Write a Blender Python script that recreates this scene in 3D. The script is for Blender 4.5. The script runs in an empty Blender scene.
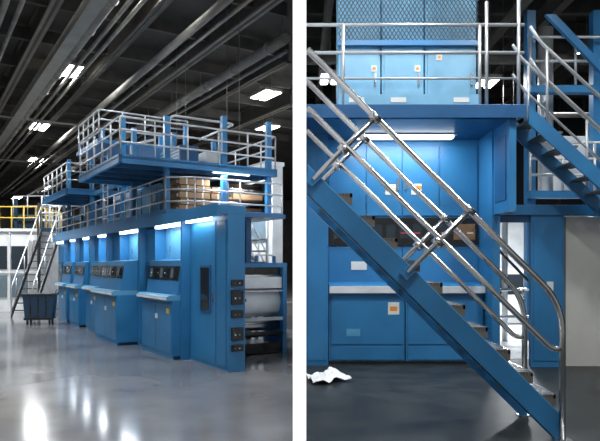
import bpy, bmesh, math, random
from mathutils import Vector, Matrix
random.seed(7)
S=bpy.context.scene
try:
    S.view_settings.view_transform='Standard'
except Exception: pass

# ---------------------------------------------------------------- materials
M={}
def mat(name,col,rough=.45,metal=0.,var=.12,scale=3.,bump=0.,emit=None,es=0.,rvar=.08,spec=.5):
    m=bpy.data.materials.new(name); m.use_nodes=True
    nt=m.node_tree; b=nt.nodes['Principled BSDF']
    tc=nt.nodes.new('ShaderNodeTexCoord'); n=nt.nodes.new('ShaderNodeTexNoise')
    n.inputs['Scale'].default_value=scale; n.inputs['Detail'].default_value=6
    nt.links.new(tc.outputs['Object'],n.inputs['Vector'])
    r=nt.nodes.new('ShaderNodeValToRGB')
    r.color_ramp.elements[0].position=.3; r.color_ramp.elements[1].position=.7
    r.color_ramp.elements[0].color=[c*(1-var) for c in col]+[1]
    r.color_ramp.elements[1].color=[min(1,c*(1+var)) for c in col]+[1]
    nt.links.new(n.outputs['Fac'],r.inputs['Fac']); nt.links.new(r.outputs['Color'],b.inputs['Base Color'])
    mr=nt.nodes.new('ShaderNodeMapRange')
    mr.inputs['To Min'].default_value=max(.02,rough-rvar); mr.inputs['To Max'].default_value=rough+rvar
    nt.links.new(n.outputs['Fac'],mr.inputs['Value']); nt.links.new(mr.outputs['Result'],b.inputs['Roughness'])
    b.inputs['Metallic'].default_value=metal
    b.inputs['Specular IOR Level'].default_value=spec
    if bump:
        bp=nt.nodes.new('ShaderNodeBump'); bp.inputs['Strength'].default_value=bump; bp.inputs['Distance'].default_value=.02
        nt.links.new(n.outputs['Fac'],bp.inputs['Height']); nt.links.new(bp.outputs['Normal'],b.inputs['Normal'])
    if emit:
        b.inputs['Emission Color'].default_value=(*emit,1); b.inputs['Emission Strength'].default_value=es
    M[name]=m
mat('blue',(.030,.190,.41),.34,var=.18,scale=1.3)
mat('blue_light',(.11,.35,.57),.33)
mat('cyan_panel',(.20,.45,.63),.36)
mat('blue_deep',(.016,.10,.25),.35)
mat('blue_dark',(.012,.045,.09),.4)
mat('steel',(.58,.58,.58),.25,.97,.08,5,rvar=.04)
mat('galv',(.55,.57,.58),.38,.55,.12,6)
mat('white_p',(.76,.78,.79),.45)
mat('white_wall',(.62,.65,.67),.6)
mat('beige',(.74,.73,.67),.5,var=.1,scale=1.2)
mat('black',(.010,.011,.012),.28)
mat('dark',(.025,.027,.03),.5)
mat('glass_dark',(.02,.03,.04),.08)
mat('glass_sky',(.14,.19,.22),.1)
mat('brown',(.20,.11,.05),.6,var=.35,scale=9)
mat('cardboard',(.33,.20,.10),.75,var=.2,scale=5)
mat('yellow',(.70,.47,.05),.5)
mat('orange',(.8,.30,.04),.5)
mat('red',(.5,.05,.04),.5)
mat('label',(.75,.76,.72),.5)
mat('beam',(.068,.063,.055),.7,var=.3)
mat('pipe',(.17,.16,.142),.45,var=.25)
mat('duct',(.24,.23,.20),.4,.3,var=.2)
mat('deckroof',(.040,.036,.032),.8,var=.5,scale=1.)
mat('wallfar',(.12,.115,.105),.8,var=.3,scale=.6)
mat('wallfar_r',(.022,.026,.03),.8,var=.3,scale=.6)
mat('lamp',(1,1,1),.5,emit=(.93,.97,1),es=14)
mat('lampbay',(1,1,1),.5,emit=(.88,.97,1),es=5)
mat('plaster_white',(.93,.93,.93),.6,var=.01)
mat('glow_white',(.93,.93,.93),.6,var=.01,emit=(1,1,1),es=.8)  # white with brightness put in as emission, no lamp
mat('paper',(.85,.85,.84),.7,var=.03)
mat('floor_l',(.20,.20,.205),.14,var=.26,scale=.8,rvar=.08,bump=.035,spec=.75)
mat('floor_r',(.026,.030,.029),.45,var=.5,scale=2.2,rvar=.12,bump=.1,spec=.4)

# ---------------------------------------------------------------- mesh builder
class MB:
    def __init__(s): s.bm=bmesh.new(); s.mats=[]
    def mi(s,m):
        if m not in s.mats: s.mats.append(m)
        return s.mats.index(m)
    def box(s,x0,x1,y0,y1,z0,z1,m,bev=0.):
        v=[s.bm.verts.new((x,y,z)) for x in (x0,x1) for y in (y0,y1) for z in (z0,z1)]
        k=s.mi(m); fs=[]
        for q in ((0,1,3,2),(4,6,7,5),(0,4,5,1),(2,3,7,6),(0,2,6,4),(1,5,7,3)):
            f=s.bm.faces.new([v[i] for i in q]); f.material_index=k; fs.append(f)
        if bev:
            es=list({e for f in fs for e in f.edges})
            r=bmesh.ops.bevel(s.bm,geom=es,offset=bev,segments=2,affect='EDGES',profile=.6)
            for f in r['faces']: f.material_index=k
    def prism(s,poly,a0,a1,axis,m):
        k=s.mi(m)
        def P(p,a):
            return {'y':(p[0],a,p[1]),'x':(a,p[0],p[1]),'z':(p[0],p[1],a)}[axis]
        A=[s.bm.verts.new(P(p,a0)) for p in poly]; B=[s.bm.verts.new(P(p,a1)) for p in poly]
        n=len(poly)
        s.bm.faces.new(A).material_index=k; s.bm.faces.new(B[::-1]).material_index=k
        for i in range(n):
            s.bm.faces.new([A[i],B[i],B[(i+1)%n],A[(i+1)%n]]).material_index=k
    def tube(s,pts,r,m,seg=10,fil=0.,caps=True):
        pts=[Vector(p) for p in pts]
        if fil and len(pts)>2:
            o=[pts[0]]
            for i in range(1,len(pts)-1):
                p=pts[i]; a=pts[i-1]-p; b=pts[i+1]-p
                f=min(fil,a.length*.48,b.length*.48)
                A=p+a.normalized()*f; B=p+b.normalized()*f
                for j in range(7):
                    t=j/6; o.append(A*(1-t)**2+p*2*t*(1-t)+B*t*t)
            o.append(pts[-1]); pts=o
        k=s.mi(m); rings=[]; up=None
        for i,p in enumerate(pts):
            if i==0: d=pts[1]-p
            elif i==len(pts)-1: d=p-pts[i-1]
            else: d=(pts[i+1]-p).normalized()+(p-pts[i-1]).normalized()
            d.normalize()
            if up is None: up=d.orthogonal().normalized()
            up=(up-d*up.dot(d)).normalized(); w=d.cross(up)
            rings.append([s.bm.verts.new(p+(up*math.cos(2*math.pi*j/seg)+w*math.sin(2*math.pi*j/seg))*r) for j in range(seg)])
        for a,b in zip(rings,rings[1:]):
            for j in range(seg):
                f=s.bm.faces.new([a[j],a[(j+1)%seg],b[(j+1)%seg],b[j]]); f.material_index=k; f.smooth=True
        if caps:
            s.bm.faces.new(rings[0][::-1]).material_index=k; s.bm.faces.new(rings[-1]).material_index=k
    def rail(s,path,z,h,m='galv',r=.02,sp=1.1,mids=(.5,),toe=None):
        P=[Vector((p[0],p[1],0)) for p in path]
        for f in (1.,)+tuple(mids):
            s.tube([(p.x,p.y,z+h*f) for p in P],r,m,8,.06)
        for a,b in zip(P,P[1:]):
            n=max(1,round((b-a).length/sp))
            for i in range(n+1):
                q=a.lerp(b,i/n); s.tube([(q.x,q.y,z),(q.x,q.y,z+h)],r,m,8)
            if toe:
                d=(b-a).normalized(); w=Vector((-d.y,d.x,0))*.008
                s.prism([(q.x,q.y) for q in (a-w,b-w,b+w,a+w)],z,z+.1,'z',toe)
    def done(s,name,loc=(0,0,0),rot=0.,parent=None):
        bmesh.ops.recalc_face_normals(s.bm,faces=s.bm.faces)
        me=bpy.data.meshes.new(name); s.bm.to_mesh(me); s.bm.free()
        for m in s.mats: me.materials.append(M[m])
        o=bpy.data.objects.new(name,me); S.collection.objects.link(o)
        if parent: o.parent=parent
        else: o.location=loc; o.rotation_euler=(0,0,rot)
        return o

# press hall axes on the left side: local x = into the press row, local y = along the aisle
ORG=Vector((-1.076,8.97,0)); ANG=math.atan2(385,600)
U=Vector((-math.sin(ANG),math.cos(ANG),0)); V=Vector((math.cos(ANG),math.sin(ANG),0))
def LW(x,y,z=0): return ORG+V*x+U*y+Vector((0,0,z))
def done_l(mb,name,parent=None): return mb.done(name,ORG,ANG,parent)
def ymin(x): return (x*V.x-.976)/.54      # keep left objects on the left of the dividing wall
def xmax(y): return (.93+.54*y)/V.x
def area(name,loc,rot,sx,sy,e,col):
    ld=bpy.data.lights.new(name,'AREA'); ld.shape='RECTANGLE'; ld.size=sx; ld.size_y=sy; ld.energy=e; ld.color=col
    lo=bpy.data.objects.new(name,ld); S.collection.objects.link(lo); lo.location=loc; lo.rotation_euler=rot; return lo

# ---------------------------------------------------------------- shell
mb=MB(); mb.box(-45,-.0,-6,62,-.2,0,'floor_l'); mb.done('floor')
mb=MB(); mb.box(0,16,-6,24,-.2,0,'floor_r'); mb.done('floor.001')
mb=MB(); mb.box(-45,16,-6,62,8.3,8.5,'deckroof'); mb.done('ceiling')
mb=MB(); mb.box(-.055,.047,5.02,62,0,8.3,'plaster_white'); mb.done('wall_divider')
mb=MB(); mb.box(-.060,.052,5.0,5.02,0,8.3,'glow_white'); mb.done('divider_glow')  # added glowing strip so the divider's front edge reads white
mb=MB(); mb.box(-45,-.058,62,62.2,0,8.3,'wallfar')
for i in range(45): mb.box(-45+i,-44.92+i,61.93,62,0,8.3,'beam')
mb.done('wall_back')
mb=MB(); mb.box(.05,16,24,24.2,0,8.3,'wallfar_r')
for i in range(16): mb.box(.3+i,.4+i,23.93,24,0,8.3,'beam')
mb.done('wall_back.001')
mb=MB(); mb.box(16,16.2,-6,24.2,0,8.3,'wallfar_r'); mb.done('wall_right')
mb=MB(); mb.box(-45.2,-45,-6,62,0,8.3,'wallfar'); mb.done('wall_left')

# ceiling structure left
mb=MB()
for i,x in enumerate([-13,-10.5,-8,-5.6,-3.4,-1.2,.9,3.0,5.4,8]):
    y0=max(-4,ymin(x+.3)); y1=48
    mb.box(x-.12,x+.12,y0,y1,8.20,8.28,'beam'); mb.box(x-.12,x+.12,y0,y1,7.62,7.68,'pipe' if i%2 else 'beam'); mb.box(x-.03,x+.03,y0,y1,7.6,8.25,'beam')
for j in range(20):
    y=-3+j*2.6; xm=min(12,xmax(y)-.25)
    if xm>-13: mb.box(-14,xm,y-.06,y+.06,7.85,8.2,'beam')
done_l(mb,'roof_beams')
mb=MB()
for x,z,r,m in [(-7.2,7.4,.13,'duct'),(-6.7,7.35,.05,'pipe'),(-6.4,7.35,.05,'pipe'),(-4.6,7.2,.22,'duct'),(-4.1,7.4,.06,'pipe'),(-3.8,7.4,.04,'pipe'),(-2.6,7.25,.07,'duct'),(-2.3,7.25,.07,'pipe'),(-2.0,7.25,.05,'pipe'),
                (-.4,7.3,.14,'pipe'),(0,7.35,.05,'pipe'),(.25,7.35,.05,'duct'),(1.6,7.2,.10,'pipe'),(2.0,7.2,.05,'duct'),(3.9,7.3,.14,'pipe'),(4.4,7.3,.05,'pipe'),(-9,7.3,.14,'pipe'),(-5.2,7.3,.05,'duct')]:
    y0=max(-4,ymin(x+.3)); mb.tube([(x,y0,z),(x,46,z)],r,m,12)
    if r>.12:
        for k in range(22):
            y=y0+.8+k*2; mb.tube([(x,y,z),(x,y+.06,z)],r+.025,m,12)
mb.box(-.95,-.65,2,46,6.95,7.2,'duct')
for y in [16,26]:
    mb.tube([(-9.5,y,7.0),(min(xmax(y)-.4,5),y,7.0)],.045,'pipe',8)
for x in (-4.6,-.4,3.9,-2.3):
    for k in range(14):
        y=max(-3,ymin(x+.4))+k*2.6; mb.tube([(x,y,7.2),(x,y,8.25)],.015,'pipe',6)
mb.box(-3.35,-3.31,-3,45,6.95,7.07,'pipe'); mb.box(-2.85,-2.81,-3,45,6.95,7.07,'pipe')
for k in range(90): mb.box(-3.33,-2.83,-3+k*.5,-2.95+k*.5,6.97,6.99,'pipe')
for k in range(16): mb.tube([(-3.08,-2+k*2.8,6.97),(-3.08,-2+k*2.8,8.0)],.015,'pipe',6)
done_l(mb,'ceiling_pipes')

def highbay(X,Y,Z,rot,L=.7,W=.5,power=60):
    mb=MB()
    mb.box(-W/2,W/2,-L/2,L/2,0,.09,'pipe')
    for sx in (-1,1):
        mb.box(sx*W*.26-W*.16,sx*W*.26+W*.16,-L/2+.03,L/2-.03,-.03,.0,'lamp')
    for sy in (-1,1): mb.tube([(0,sy*L*.35,.09),(0,sy*L*.35,8.3-Z)],.008,'pipe',6)
    o=mb.done('ceiling_or_fill_light',(X,Y,Z),rot)  # real ceiling lamps and a few added fills share this fixture
    lo=area('tube_or_fill_light',(0,0,-.05),(0,0,0),W,L,power,(.96,.98,1)); lo.parent=o
    return o
for X,Y,L,p in [(-7.0,18.4,1.2,420),(-11.2,25.8,1.4,420),(-1.2,21,1.2,280),(-1.4,26,1.1,260),(-19.5,46,2.0,350),(-25,53,2.0,350),(-3.2,13,.9,230),(-4.5,9,.9,400),(-3.0,4.5,.9,460),(-9,6,.9,480),(-10,13,.9,480),(-15,34,1.6,400),(-18,24,1.2,350)]:
    highbay(X,Y,7.55 if Y>14 else 7.95,ANG,L,.7,p)

# ---------------------------------------------------------------- LEFT: printing press row
mb=MB()
LEN=12.6
mb.box(-.16,.30,0,2.0,2.36,2.50,'blue',.01)
mb.box(-.16,.95,2.0,LEN,2.36,2.50,'blue',.01)
mb.box(-.175,-.16,.0,LEN,2.33,2.52,'blue')
mb.box(.0,.285,.0,.10,0,2.36,'blue')
mb.box(.0,.28,.10,1.45,0,2.36,'blue')
mb.box(-.012,0,.42,1.40,.06,2.28,'blue',.004)
mb.box(-.03,-.012,.58,.99,.84,1.60,'blue_deep',.004); mb.box(-.034,-.028,.62,.95,.88,1.56,'glass_dark')
mb.box(-.035,-.012,.47,.50,1.02,1.18,'steel')
mb.box(-.016,0,.05,.36,.06,2.28,'blue',.004)
mb.box(-.13,-.05,.45,1.35,2.30,2.36,'lampbay')
for z,h in ((1.28,.10),(1.0,.22),(.80,.12),(.46,.20),(.30,.10)):
    mb.box(.05,.24,-.045,0,z,z+h,'black',.006)
    for q in range(2):
        mb.box(.09+q*.07,.11+q*.07,-.052,-.045,z+h*.4,z+h*.52,['red','label','blue_light'][int(z*10+q)%3])
def bay(y0,y1,prot=.45):
    mb.box(-.16,.55,y0,y0+.05,0,2.36,'blue'); mb.box(-.16,.55,y1-.05,y1,0,2.36,'blue')
    mb.box(.20,.26,y0,y1,0,2.36,'blue_light')
    w=y1-y0; cs=y0+.06; ce=y0+w*.72
    for k in range(3):
        a=y0+.08+k*(w-.16)/3; b=a+(w-.16)/3-.02
        mb.box(.18,.20,a,b,1.66,2.28,'blue_light',.004); mb.box(.165,.18,b-.06,b-.04,1.85,1.97,'steel')
    p=prot
    mb.prism([(-p+.1,.0),(-p+.1,1.0),(.20,1.0),(.20,0)],cs,ce,'y','blue')
    mb.prism([(-p,1.0),(-p,1.06),(-p+.06,1.09),(.20,1.09),(.20,1.0)],cs,ce+.03,'y','blue_light')
    mb.box(-p-.008,-p,cs+.02,ce,1.01,1.05,'label')
    mb.prism([(-p+.18,1.09),(-p+.26,1.68),(.20,1.72),(.20,1.09)],cs,ce,'y','blue')
    def sl(z): return -p+.18+(z-1.09)*.1356
    mb.prism([(sl(1.34)+.02,1.34),(sl(1.58)+.02,1.58),(sl(1.58)-.012,1.58),(sl(1.34)-.012,1.34)],cs+.02,ce-.02,'y','black')
    n=8
    for k in range(n):
        a=cs+.08+k*(ce-cs-.16)/n; dw=(ce-cs-.16)/n*.75
        mb.prism([(sl(1.38),1.38),(sl(1.54),1.54),(sl(1.54)-.018,1.54),(sl(1.38)-.018,1.38)],a,a+dw,'y','glass_sky' if k%3==1 else 'glass_dark')
        if k%2: mb.prism([(sl(1.45),1.45),(sl(1.47),1.47),(sl(1.47)-.022,1.47),(sl(1.45)-.022,1.45)],a+.03,a+.07,'y',['red','label','orange','label'][k//2])
    mid=(cs+ce)/2
    mb.box(-p+.085,-p+.1,cs+.03,mid-.01,.10,.93,'blue',.004); mb.box(-p+.085,-p+.1,mid+.01,ce-.03,.10,.93,'blue',.004)
    mb.box(-p+.07,-p+.085,mid-.12,mid-.02,.66,.74,'label'); mb.box(-p+.07,-p+.085,cs+.1,cs+.22,.78,.86,'yellow')
    mb.box(-p+.12,.20,cs,ce,0,.06,'black')
    mb.box(-.03,.20,ce+.04,y1-.05,0,2.30,'blue')
    a,b=ce+.10,y1-.10
    mb.box(-.05,-.03,a,b,.84,1.66,'blue_deep',.004); mb.box(-.056,-.05,a+.04,b-.04,.90,1.60,'glass_dark')
    mb.box(-.08,.02,y0+.2,y0+w*.68,2.29,2.35,'lampbay'); mb.box(-.1,.04,y0+.15,y0+w*.7,2.34,2.36,'galv')
BAYS=((1.45,3.75,.40),(3.75,6.15,.68),(6.15,7.80,.45),(7.80,9.40,.50),(9.40,11.0,.48))
for a,b,p in BAYS: bay(a,b,p)
mb.box(.0,.95,11.0,LEN,0,2.36,'blue')
for y in (11.15,11.9): 
    mb.box(-.02,0,y,y+.55,.8,1.7,'blue_deep'); mb.box(-.026,-.02,y+.05,y+.5,.86,1.64,'glass_sky')
mb.box(-.1,-.03,11.1,12.4,2.28,2.34,'lampbay')
mb.box(.55,.95,2.0,11.0,0,2.36,'blue_dark')
PRESS=done_l(mb,'printing_press')
for y0,y1,_ in BAYS:
    area('press_bay_light',LW(-.03,(y0+y1)/2-.2,2.26),(0,0,ANG),.12,(y1-y0)*.5,10,(.92,.97,1))
area('press_bay_light',LW(-.10,.9,2.28),(0,0,ANG),.08,.8,4,(.92,.97,1))

# lower deck on the press
mb=MB()
mb.box(.30,2.25,2.05,LEN,2.52,2.60,'blue_deep')
for x,y in ((1.9,3),(1.9,6),(1.9,9),(1.9,12)): mb.box(x-.06,x+.06,y-.06,y+.06,0,2.52,'blue_deep')
mb.rail([(2.2,2.1),(.35,2.1),(-.1,2.4),(-.1,12.4)],2.52,.68,'galv',.017,.8,(.36,.68),'blue')
done_l(mb,'press_top_walkway',PRESS)
def deck(x0,x1,y0,y1,z,cols):
    mb=MB()
    mb.box(x0,x1,y0,y1,z-.04,z,'dark')
    for a,b in ((y0,y0+.06),(y1-.06,y1)): mb.box(x0,x1,a,b,z-.12,z+.03,'blue')
    for a,b in ((x0,x0+.06),(x1-.06,x1)): mb.box(a,b,y0,y1,z-.12,z+.03,'blue')
    n=int((y1-y0)/.6)
    for k in range(1,n): mb.box(x0,x1,y0+k*(y1-y0)/n-.02,y0+k*(y1-y0)/n+.02,z-.11,z-.04,'blue_deep')
    mb.rail([(x0+.03,y1-.03),(x0+.03,y0+.03),(x1-.03,y0+.03),(x1-.03,y1-.03)],z,.68,'galv',.018,.65,(.36,.68))
    for x,y,h in cols:
        mb.box(x-.05,x+.05,y-.05,y+.05,2.6,h,'blue')
    return done_l(mb,'upper_walkway',PRESS)
deck(-1.0,2.15,2.2,5.2,3.48,[(-.02,2.55,4.35),(1.05,2.35,4.45),(2.0,2.3,4.45),(.1,4.9,4.6),(2.0,4.9,4.5),(1.0,4.9,4.6)])
deck(-.7,2.0,8.0,11.2,3.55,[(0,8.2,4.7),(1.8,8.2,4.8),(0,11.0,4.8),(1.8,11.0,4.8)])
mb=MB()
for y in (5.9,7.7):
    for x in (.15,1.7):
        mb.box(x-.05,x+.05,y-.05,y+.05,2.6,5.1,'blue')
mb.box(-.45,1.8,5.85,7.95,4.40,4.48,'blue'); mb.rail([(-.4,7.9),(-.4,5.9),(1.75,5.9)],4.48,.68,'galv',.018,.5,(.36,.68))
mb.box(-.05,1.8,5.85,5.92,3.4,3.5,'blue'); mb.box(-.05,.02,5.85,7.75,3.4,3.5,'blue')
mb.tube([(.3,5.8,2.6),(.3,5.8,4.4),(.9,5.8,4.6)],.03,'galv',8,.1)
for k in range(8): mb.tube([(-.15,6.1,2.7+k*.21),(-.15,6.5,2.7+k*.21)],.012,'galv',6)
for y in (6.1,6.5): mb.tube([(-.15,y,2.6),(-.15,y,4.4)],.015,'galv',6)
done_l(mb,'press_tower',PRESS)
mb=MB()
mb.box(.35,1.35,4.0,5.7,2.6,3.32,'cyan_panel',.02)
for k in range(3): mb.box(.335,.35,4.07+k*.53,4.52+k*.53,2.68,3.24,'blue_light',.005)
mb.box(.33,.34,4.2,4.35,2.95,3.1,'label'); mb.box(.45,1.2,3.985,4.0,2.7,3.2,'blue_light')
mb.box(.4,1.3,6.2,7.6,2.6,3.36,'white_wall',.02)
mb.box(.39,.4,6.3,6.9,2.8,3.25,'cyan_panel'); mb.box(.39,.4,7.0,7.5,2.8,3.25,'blue')
mb.box(.4,1.4,8.9,10.6,2.6,3.3,'blue',.02)
done_l(mb,'ink_unit_cabinet',PRESS)
mb=MB()
for x in (1.2,2.05): 
    mb.box(x-.03,x+.03,2.5,3.7,2.6,3.30,'dark')
for k in range(6):
    z=2.70+.10*k
    mb.tube([(1.23,2.6+.13*(k%2),z),(2.02,2.6+.13*(k%2),z)],.04,['brown','steel','brown','label','steel','brown'][k],12)
    mb.tube([(1.23,3.3+.2*(k%3),z),(2.02,3.3+.2*(k%3),z)],.045,'brown',12)
mb.box(1.3,1.95,2.45,2.5,2.9,3.0,'cardboard')
done_l(mb,'web_roller_stack',PRESS)
mb=MB()
def cbox(x0,x1,y0,y1,z0,z1):
    mb.box(x0,x1,y0,y1,z0,z1,'cardboard',.005)
    mb.box((x0+x1)/2-.015,(x0+x1)/2+.015,y0-.002,y1+.002,z0+.003,z1+.002,'beige'); mb.box(x0-.002,x0,y0+.06,y0+.14,z0+.03,z0+.08,'label')
    mb.box(x0+.01,x1-.01,y0-.001,y0,z1-.004,z1+.006,'dark')
z=2.605
for k in range(5):
    h=.125
    for i in range(3 if k<4 else 2):
        cbox(.18+i*.32+.02*(k%2),.47+i*.32+.02*(k%2),2.42,2.86,z,z+h-.014)
    if k<4: cbox(.20,.48,2.95,3.4,z,z+h-.014); cbox(.52,.84,2.95,3.4,z,z+h-.014)
    z+=h
done_l(mb,'cardboard_boxes')
mb=MB()
mb.box(.5,.9,3.2,4.4,3.53,4.0,'blue_deep',.02); mb.box(1.1,1.5,3.3,3.9,3.53,3.95,'white_wall',.02)
for k in range(6): mb.box(.49,.5,3.25,4.35,3.6+k*.07,3.63+k*.07,'blue_light')
mb.tube([(.2,3,3.5),(.2,3,4.5),(1.6,3,4.5),(1.6,4.8,4.5)],.025,'galv',8,.15)
done_l(mb,'blower_unit')

# paper roll stand at the end of the row
mb=MB()
XE=1.72
mb.box(.34,.42,1.5,2.0,0,1.62,'blue'); mb.box(XE,XE+.08,1.5,2.0,0,1.6,'blue')
mb.tube([(.42,1.62,.92),(XE,1.62,.92)],.27,'white_p',28)
mb.tube([(.42,1.45,.50),(XE,1.45,.50)],.09,'steel',18)
mb.tube([(.42,1.30,.36),(XE,1.30,.36)],.05,'black',14)
mb.box(.42,XE,1.30,1.36,1.18,1.38,'white_p',.01)
mb.box(.42,XE,1.27,1.33,.60,.66,'galv')
mb.box(.42,XE,1.36,1.9,1.44,1.62,'black')
mb.box(.34,XE+.08,1.25,1.31,1.56,1.64,'blue')
for k in range(5): mb.tube([(.42,1.34+.12*k,1.40),(XE,1.34+.12*k,1.40)],.035,'steel',12)
mb.box(.42,XE,1.40,2.0,0,.18,'black'); mb.box(.42,XE,1.30,1.35,.02,.20,'black')
mb.box(.9,.98,1.28,1.30,.95,1.0,'blue'); mb.box(.42,XE,1.275,1.3,1.12,1.15,'galv')
for x in (.34,XE): mb.box(x,x+.08,1.26,1.5,0,1.58,'blue')
done_l(mb,'paper_roll_stand')
# added fill brightening the roll stand, tucked under the upper walkway edge
mb=MB(); mb.box(-.4,.4,-.04,.04,0,.04,'galv'); mb.box(-.38,.38,-.03,.03,-.012,0,'lampbay')
o=mb.done('walkway_fill_light',LW(1.2,2.32,3.36),ANG)
lo=area('tube_or_fill_light',(0,0,-.05),(math.radians(-25),0,0),.8,.1,40,(.97,.98,1)); lo.parent=o

# service stair + white rooms behind the row
mb=MB()
mb.box(3.6,3.9,4.9,16,0,4.1,'white_wall')
for k in range(9):
    mb.box(3.57,3.6,5.1+k*1.2,5.14+k*1.2,0,4.1,'galv')
    mb.box(3.58,3.6,5.25+k*1.2,6.15+k*1.2,2.2,3.0,'glass_sky')
mb.box(3.55,3.95,4.9,16,4.1,4.2,'white_p'); mb.box(3.56,3.6,4.9,16,3.3,3.36,'blue')
done_l(mb,'white_control_room')
p_=LW(2.85,5.6); highbay(p_.x,p_.y,3.9,ANG,1.0,.25,110)  # added fill, brightens the white room behind the press
p_=LW(2.8,9.0); highbay(p_.x,p_.y,3.9,ANG,1.0,.25,110)  # second added fill, further along the white room
mb=MB()
def stair_l(x0,x1,ya,za,yb,zb,n):
    for x in (x0,x1):
        mb.prism([(ya,za),(yb,zb),(yb,zb-.18),(ya,za-.18)] ,x-.02,x+.02,'x','galv')
        mb.tube([(x,ya,za+.65),(x,yb,zb+.65)],.018,'galv',8); mb.tube([(x,ya,za+.33),(x,yb,zb+.33)],.015,'galv',8)
        for k in range(5):
            t=k/4; mb.tube([(x,ya+(yb-ya)*t,za+(zb-za)*t-.1),(x,ya+(yb-ya)*t,za+(zb-za)*t+.65)],.015,'galv',8)
    for k in range(n):
        t=(k+.5)/n; y=ya+(yb-ya)*t; z=za+(zb-za)*t-.08
        mb.box(x0,x1,y-.1,y+.1,z-.015,z+.015,'galv')
stair_l(2.4,2.85,3.9,1.25,5.3,2.6,9)
mb.box(2.35,2.9,3.5,3.9,1.15,1.22,'blue')
for x in (2.4,2.85): mb.box(x-.03,x+.03,3.5,3.56,0,1.8,'blue')
mb.rail([(2.85,3.55),(2.4,3.55)],1.22,.6,'galv',.015,.3)
done_l(mb,'service_stair')
mb=MB()
for z in (1.66,1.9,2.14): mb.tube([(2.3,2.9,z),(2.3,8,z)],.018,'galv',8)
for k in range(6): mb.tube([(2.3,2.9+k*.9,0),(2.3,2.9+k*.9,2.14)],.018,'galv',8)
done_l(mb,'guard_railing')

# far end
mb=MB()
mb.box(-12.6,-8.95,20.6,23,.0,2.75,'white_p')
for x in (-12.0,-11.3,-10.6,-9.9): 
    mb.box(x,x+.55,20.56,20.6,1.45,2.25,'glass_dark' if x>-10.7 else 'glass_sky'); mb.box(x,x+.55,20.56,20.6,.5,1.25,'glass_sky')
    mb.box(x-.08,x-.03,20.54,20.6,0,2.75,'white_p')
mb.box(-9.3,-9.0,20.56,20.6,.3,2.45,'galv'); mb.box(-12.65,-8.9,20.52,23,2.75,2.85,'white_p'); mb.box(-12.6,-8.95,20.55,20.6,1.32,1.40,'white_p')
mb.done('glazed_white_cabin')
highbay(-10.2,17.6,6.6,0,.9,.5,420)
mb=MB(); mb.rail([(-12.5,20.7),(-9.1,20.7),(-9.1,22.8)],2.86,.75,'yellow',.022,.4,(.5,)); mb.done('yellow_guard_railing')
mb=MB()
X0,X1=-8.75,-8.1
for x in (X0,X1):
    mb.prism([(18.2,.0),(18.2,.2),(20.3,2.85),(20.3,2.6)],x-.02,x+.02,'x','dark')
    mb.tube([(x,18.2,.1),(x,18.2,.95),(x,20.3,3.6),(x,21,3.6)],.02,'galv',8,.1)
    for k in range(4): mb.tube([(x,18.5+k*.55,.5+k*.69),(x,18.5+k*.55,1.2+k*.69)],.015,'galv',8)
for k in range(12): mb.box(X0,X1,18.22+k*.175,18.42+k*.175,.2+k*.215,.225+k*.215,'dark')
for x in (X0-.1,X1+.1): mb.box(x-.04,x+.04,20.3,20.38,0,3.7,'dark')
mb.box(X0-.1,X1+1.0,20.3,21.4,2.75,2.85,'blue_dark'); mb.rail([(X0-.05,21.35),(X0-.05,20.4),(X1-.1,20.4)],2.85,.8,'galv',.02,.3,(.33,.66))
mb.done('access_stair')
mb=MB()
mb.prism([(-.34,.18),(.34,.18),(.40,.80),(-.40,.80)],-.25,.25,'y','blue_dark')
mb.box(-.43,.43,-.29,.29,.78,.83,'dark',.01); mb.box(-.36,.36,-.27,.27,.12,.18,'black')
for x in (-.28,.28):
    for y in (-.2,.2): mb.tube([(x-.02,y,.06),(x+.02,y,.06)],.06,'black',14)
for x in (-.2,0,.2): mb.box(x-.015,x+.015,-.262,-.25,.2,.78,'black')
mb.tube([(.4,-.2,.8),(.48,-.2,.95),(.48,.2,.95),(.4,.2,.8)],.015,'steel',8,.05)
mb.done('waste_bin_cart',(-7.1,16.4,0),.2)
mb=MB()
for k,(x,y) in enumerate(((-11.5,27),(-14,32))):
    mb.box(x-1.4,x+1.8,y,y+.1,3.6,3.8,'blue_dark'); mb.rail([(x-1.4,y),(x+1.8,y)],3.8,.9,'galv',.025,.6,(.5,))
    for q in (-1.3,1.7): mb.box(x+q-.06,x+q+.06,y,y+.12,0,4.6,'blue_dark')
mb.done('background_gantry')

# ================================================================= RIGHT SIDE
mb=MB()
F=10.0
mb.box(.08,.45,9.55,10.2,0,3.70,'blue')
mb.box(.12,.41,9.535,9.55,.08,3.6,'blue',.006)
mb.box(.45,2.98,F,10.3,0,3.70,'blue')
mb.box(2.98,3.10,9.30,10.3,0,3.70,'blue'); mb.box(3.0,3.10,8.6,9.30,2.38,3.70,'blue')
mb.box(2.985,3.0,8.72,9.2,2.55,3.5,'blue_deep')
mb.box(.06,3.20,8.5,10.3,3.72,3.86,'blue_deep'); mb.box(.06,3.20,8.47,8.5,3.68,3.87,'blue_deep',.005)
mb.box(.06,3.1,8.6,10,3.69,3.72,'blue_deep')
for a,b in ((.48,1.09),(1.11,1.69),(1.71,2.31),(2.33,2.95)):
    mb.box(a,b,F-.025,F,2.42,3.58,'blue',.006)
for a,b in ((.48,1.69),(1.71,2.95)):
    mb.box(a,b,F-.02,F,1.30,1.90,'blue',.006)
for x in (1.63,1.75): mb.box(x-.015,x+.015,F-.05,F-.02,2.85,3.05,'steel')
mb.box(.47,2.96,F-.05,F,1.93,2.38,'black')
for k in range(11):
    x=.55+k*.22
    mb.box(x,x+.15,F-.056,F-.05,2.04,2.27,'glass_dark')
    if k>4: mb.box(x+.02,x+.12,F-.062,F-.056,2.12,2.14,['red','label','red'][k%3])
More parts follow.
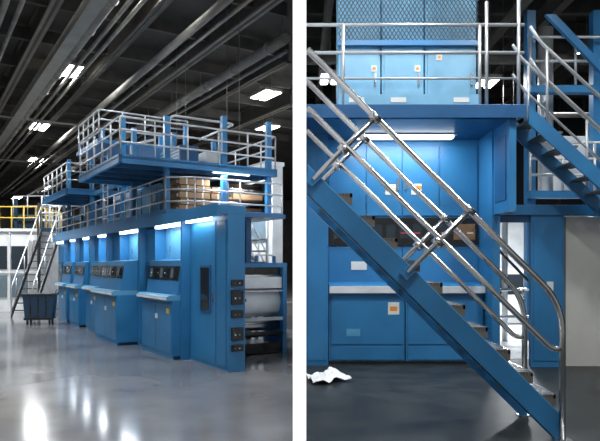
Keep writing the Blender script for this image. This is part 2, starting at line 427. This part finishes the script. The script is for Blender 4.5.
mb.box(2.55,2.9,F-.06,F-.05,2.02,2.28,'brown'); mb.box(2.6,2.68,F-.066,F-.06,2.08,2.18,'red')
mb.prism([(9.60,1.15),(9.60,1.26),(9.66,1.29),(F,1.32),(F,1.15)],.47,2.96,'x','blue')
mb.box(.47,1.72,9.575,9.60,1.15,1.26,'white_p',.004); mb.box(1.72,2.96,9.575,9.60,1.15,1.26,'white_wall',.004)
mb.box(.47,1.69,9.70,F,.0,1.15,'blue'); mb.box(1.71,2.96,9.70,F,.0,1.15,'blue')
mb.box(.50,1.66,9.68,9.70,.32,1.10,'blue',.006); mb.box(1.74,2.93,9.68,9.70,.32,1.10,'blue',.006)
mb.box(.50,1.66,9.685,9.70,.07,.29,'blue',.004); mb.box(1.74,2.93,9.685,9.70,.07,.29,'blue',.004)
mb.box(.47,2.96,9.69,9.70,0,.05,'black')
for (x,z,w,h,m) in ((1.42,.80,.18,.20,'label'),(1.45,.86,.12,.07,'orange'),(.75,.45,.22,.12,'blue_light'),(1.95,.90,.08,.10,'label')):
    mb.box(x,x+w,9.668 if m=='orange' else 9.672,9.68,z,z+h,m)
for (x,z,w,h,m) in ((1.42,2.77,.17,.17,'label'),(1.42,2.83,.17,.05,'yellow'),(1.85,2.77,.17,.18,'label'),(1.85,2.86,.17,.06,'orange')):
    mb.box(x,x+w,9.962 if m!='label' else 9.967,9.975,z,z+h,m)
mb.box(.85,1.11,9.972,9.98,1.52,1.66,'label')
mb.box(.90,2.45,9.55,9.72,3.63,3.68,'lampbay'); mb.box(.85,2.5,9.52,9.75,3.67,3.695,'galv')
CAB=mb.done('press_control_cabinet')
area('cabinet_tube_light',(1.67,9.35,3.6),(math.radians(12),0,0),1.6,.16,32,(.95,.98,1))

mb=MB()
Z=3.88
for z in (Z+.77,Z+1.17): mb.tube([(.06,8.62,z),(3.22,8.62,z)],.024,'galv',10)
for x in (.62,2.58,2.68): mb.tube([(x,8.62,Z),(x,8.62,Z+(1.17 if x<2.6 else 1.5))],.026,'galv',10)
mb.tube([(3.14,8.62,Z),(3.14,8.62,Z+1.55)],.026,'galv',10)
mb.tube([(3.14,8.62,Z+.4),(.06,8.62,Z+.4)],.018,'galv',10)
mb.box(.58,2.56,8.60,8.61,Z+.02,Z+.17,'cyan_panel')
for x in (.7,1.3,2.2): mb.box(x,x+.22,8.59,8.60,Z+.05,Z+.12,'label')
mb.done('deck_guard_railing')
mb=MB()
for a,b in ((.62,1.30),(1.32,2.0),(2.02,2.85)):
    mb.box(a,b,9.7,10.3,3.88,6.7,'cyan_panel',.012)
    mb.box(a+.04,b-.04,9.685,9.7,3.95,5.1,'cyan_panel',.004)
    mb.box(b-.1,b-.07,9.66,9.685,4.5,4.7,'steel')
for x,z in ((1.15,4.72),(1.85,4.72),(2.2,4.9)):
    mb.box(x,x+.09,9.675,9.685,z,z+.10,'label'); mb.box(x+.02,x+.07,9.67,9.675,z+.03,z+.07,'orange')
mb.box(.6,2.88,9.6,9.68,5.12,5.20,'blue')
x0,x1,z0,z1=.62,2.86,5.2,6.6
n=34; w=x1-x0; h=z1-z0
for k in range(-22,n):
    for sgn in (1,-1):
        a=x0+k*w/n; b=a+h*.6
        ta=max(0,(x0-a)/(b-a)); tb=min(1,(x1-a)/(b-a))
        if ta<tb:
            A=(a+(b-a)*ta,z0+h*ta); B=(a+(b-a)*tb,z0+h*tb)
            if sgn<0: A=(x0+x1-A[0],A[1]); B=(x0+x1-B[0],B[1])
            mb.tube([(A[0],9.62+.004*sgn,A[1]),(B[0],9.62+.004*sgn,B[1])],.008,'blue_dark',4,caps=False)
mb.done('drive_unit_cabinet')

# main staircase
mb=MB()
YN,YF=5.5,6.35
XT,XB=.07,2.40
def zt(x): return .225-.988*(x-2.383)
for y in (YN,YF):
    xb=2.383+(.225-.27)/.988
    poly=[(XT,zt(XT)),(XB,zt(XB)),(XB,0.0),(xb,0.0),(XT,zt(XT)-.27)]
    mb.prism(poly,y-.006,y+.006,'y','blue')
    s0,s1=(-.006,.05) if y==YN else (-.05,.006)
    mb.prism([(XT,zt(XT)+.012),(XB,zt(XB)+.012),(XB,zt(XB)),(XT,zt(XT))],y+s0,y+s1,'y','blue_light')
    mb.prism([(XT,zt(XT)-.258),(xb,.012),(xb,0),(XT,zt(XT)-.27)],y+s0,y+s1,'y','blue')
for i in range(1,12):
    z=.205*i; xc=2.383-(z-.05-.225)/.988
    if xc-.15<XT or xc>2.32: continue
    a,b=xc-.16,xc+.10
    mb.box(b-.022,b,YN+.006,YF-.006,z-.035,z+.004,'steel'); mb.box(a,a+.014,YN+.006,YF-.006,z-.035,z,'steel')
    for k in range(1,9): mb.box(a+k*.027,a+k*.027+.006,YN+.006,YF-.006,z-.026,z,'galv')
    for k in range(18):
        y=YN+.03+k*.047; mb.box(a,b,y-.003,y+.003,z-.02,z,'galv')
    for y in (YN+.006,YF-.014): mb.box(a,b,y,y+.008,z-.10,z+.003,'pipe')
H=1.05
for y in (YN-.035,YF+.035):
    X1=2.41; r=.029
    top=lambda x:zt(x)+H
    midr=lambda x:zt(x)+.52
    mb.tube([(XT,y,top(XT)),(X1-.02,y,top(X1)),(X1-.02,y,.0)],r,'steel',14,.26)
    mb.tube([(XT,y,midr(XT)),(X1-.12,y,midr(X1-.12)),(X1-.02,y,midr(X1-.12))],r*.9,'steel',14,.08)
    for xb in (.12,.98,1.86):
        d=(top(xb)-(zt(xb)-.08))/2
        p=Vector((xb,y,zt(xb)-.08)); q=Vector((xb+d,y,zt(xb)-.08+d))
        if q.x>X1-.05: continue
        mb.tube([p,q],r*.9,'steel',14)
        mb.prism([(xb-.07,zt(xb)-.09),(xb+.01,zt(xb)-.01),(xb+.07,zt(xb)-.07),(xb-.01,zt(xb)-.15)],y-.012,y+.03 if y<YF else y+.012,'y','blue')
        for s in (.49,1.0):
            w=p.lerp(q,s); e=Vector((.707,0,-.707))*.05; mb.tube([w-e,w+e],r*1.3,'steel',14)
    mb.box(X1-.10,X1+.06,y-.05,y+.05,0,.012,'steel')
mb.done('steel_staircase')

# right flight
mb=MB()
def z2(x): return 3.86-.92*(x-3.24)
for y in (8.5,9.2):
    mb.prism([(3.24,3.86),(7.35,z2(7.35)),(7.35,0),(7.15,0),(3.24,3.60)],y-.02,y+.02,'y','blue')
    for h,r in ((1.05,.024),(.6,.02)):
        mb.tube([(3.26,y,Z+h+.05),(3.4,y,z2(3.4)+h),(7.2,y,z2(7.2)+h)],r,'galv',10,.1)
    for k in range(5):
        x=3.5+k*.9; mb.tube([(x,y,z2(x)-.1),(x,y,z2(x)+1.05)],.02,'galv',10)
for i in range(18):
    z=3.70-.2*i; x=3.24+(3.86-z)/.92-.02
    mb.box(x-.12,x+.12,8.52,9.18,z-.03,z,'pipe')
mb.done('steel_staircase')

mb=MB()
mb.box(3.11,6.5,9.36,9.6,2.38,2.54,'blue',.006)
mb.box(3.62,4.14,9.40,9.5,0,2.38,'blue'); mb.box(3.66,4.10,9.385,9.40,.1,2.3,'blue',.006)
mb.box(3.86,3.96,9.375,9.385,1.2,1.34,'label')
mb.box(3.11,3.62,9.45,9.5,2.27,2.38,'blue_deep')
mb.done('passage_frame')
mb=MB()
mb.box(4.18,6.5,9.5,9.6,.0,2.36,'beige'); mb.box(4.16,4.20,9.48,9.5,0,2.36,'pipe')
for k in range(3): mb.box(5.0+k*.8,5.02+k*.8,9.49,9.5,0,2.36,'galv')
mb.done('beige_partition_panel')
mb=MB()
mb.box(3.3,9.5,17.0,17.2,0,3.2,'white_wall')
for k in range(6): mb.box(3.6+k,3.64+k,16.96,17,0,3.2,'galv')
mb.box(4.0,9.4,16.9,17,1.2,1.35,'blue'); mb.box(5.2,6.2,16.4,16.9,0,1.5,'white_p',.02); mb.box(5.3,6.1,16.38,16.4,.8,1.35,'glass_dark')
mb.done('white_machine_housing')
mb=MB()
mb.rail([(4.0,12.2),(5.6,12.2)],0,1.1,'steel',.03,.6,(.5,)); mb.tube([(4.05,12.2,1.9),(5.0,12.2,.9)],.03,'black')
mb.tube([(4.3,12.6,0),(4.3,12.6,2.6),(6,12.6,2.6)],.06,'galv',12,.2)
mb.done('passage_barrier')
mb=MB(); mb.box(3.12,6.6,10.2,16,.0,.006,'white_wall'); mb.done('passage_floor_plate')
mb=MB()
mb.box(4.8,9.5,12.5,12.7,3.0,3.15,'blue'); mb.box(4.8,9.5,12.5,12.7,5.2,5.35,'blue')
mb.rail([(4.8,12.5),(9.5,12.5)],3.15,1.0,'galv',.03,.7,(.33,.66)); mb.rail([(4.8,12.5),(9.5,12.5)],5.35,1.0,'galv',.03,.9,(.5,))
for x in (4.9,6.3,7.8): mb.box(x-.09,x+.09,12.7,12.9,0,7.0,'blue')
mb.tube([(5.4,13.2,3.2),(5.4,13.2,6.8)],.16,'galv',16); mb.tube([(6.9,13.4,3.2),(6.9,13.4,6.8)],.10,'pipe',16)
mb.prism([(5.0,6.7),(5.2,6.7),(7.6,4.2),(7.4,4.2)],12.2,12.3,'y','blue')
mb.box(5.7,6.6,13.0,13.8,3.2,4.4,'white_wall',.03)
mb.done('background_press_gantry')
mb=MB()
for k in range(8):
    mb.box(.1,15.8,12+k*1.5,12.15+k*1.5,7.9,8.28,'beam')
for x in (1.2,3.6,6,8.4): mb.box(x-.1,x+.1,2,23.8,7.5,7.9,'beam')
mb.done('roof_beams')
mb=MB()
for x,z,r in ((.6,7.0,.1),(2.2,6.9,.06),(2.5,6.9,.06),(4.6,7.0,.12),(6.8,6.9,.08)): mb.tube([(x,3,z),(x,23.8,z)],r,'beam',10)
mb.tube([(.1,14,6.4),(15,14,6.4)],.12,'beam',12); mb.tube([(.1,16,5.6),(15,16,5.6)],.07,'pipe',12)
mb.done('ceiling_pipes')
for X,Y,Zz,p,L in ((4.6,14.8,6.1,90,.8),(.72,14.5,6.1,30,.8),(7.5,16,7.2,100,.9),(1.6,3.2,7.9,270,.9),(4.5,4.5,7.9,310,.9),(2,8.0,7.9,190,.9),(6,9,7.9,130,.9),(5.0,14.4,2.9,190,1.0),(6.2,6.8,7.9,170,.9)):
    highbay(X,Y,Zz,0,L,.5,p)

# crumpled paper on the floor
bm=bmesh.new(); n=14
vs=[[None]*n for _ in range(n)]
for i in range(n):
    for j in range(n):
        u=i/(n-1)-.5; v=j/(n-1)-.5
        z=.012+.13*math.exp(-((u-.12)**2+(v+.1)**2)*18)+.05*abs(math.sin(7*u+5*v))+random.uniform(0,.02)
        vs[i][j]=bm.verts.new(((u*(1-.25*v))*.5,v*.55+.06*math.sin(6*u),z))
for i in range(n-1):
    for j in range(n-1):
        bm.faces.new([vs[i][j],vs[i+1][j],vs[i+1][j+1],vs[i][j+1]])
me=bpy.data.meshes.new('crumpled_paper'); bm.to_mesh(me); bm.free(); me.materials.append(M['paper'])
o=bpy.data.objects.new('crumpled_paper',me); S.collection.objects.link(o); o.location=(.36,8.35,0); o.rotation_euler=(0,0,.3)
sm=o.modifiers.new('thickness','SOLIDIFY'); sm.thickness=.003

w=bpy.data.worlds.new('hall_ambient'); S.world=w; w.use_nodes=True
w.node_tree.nodes['Background'].inputs[0].default_value=(.95,.97,1,1); w.node_tree.nodes['Background'].inputs[1].default_value=.40
cd=bpy.data.cameras.new('camera'); cd.lens=36; cd.sensor_width=36; cd.shift_y=.0742; cd.clip_end=200
co=bpy.data.objects.new('camera',cd); S.collection.objects.link(co); co.location=(0,0,1.6); co.rotation_euler=(math.pi/2,0,0); S.camera=co
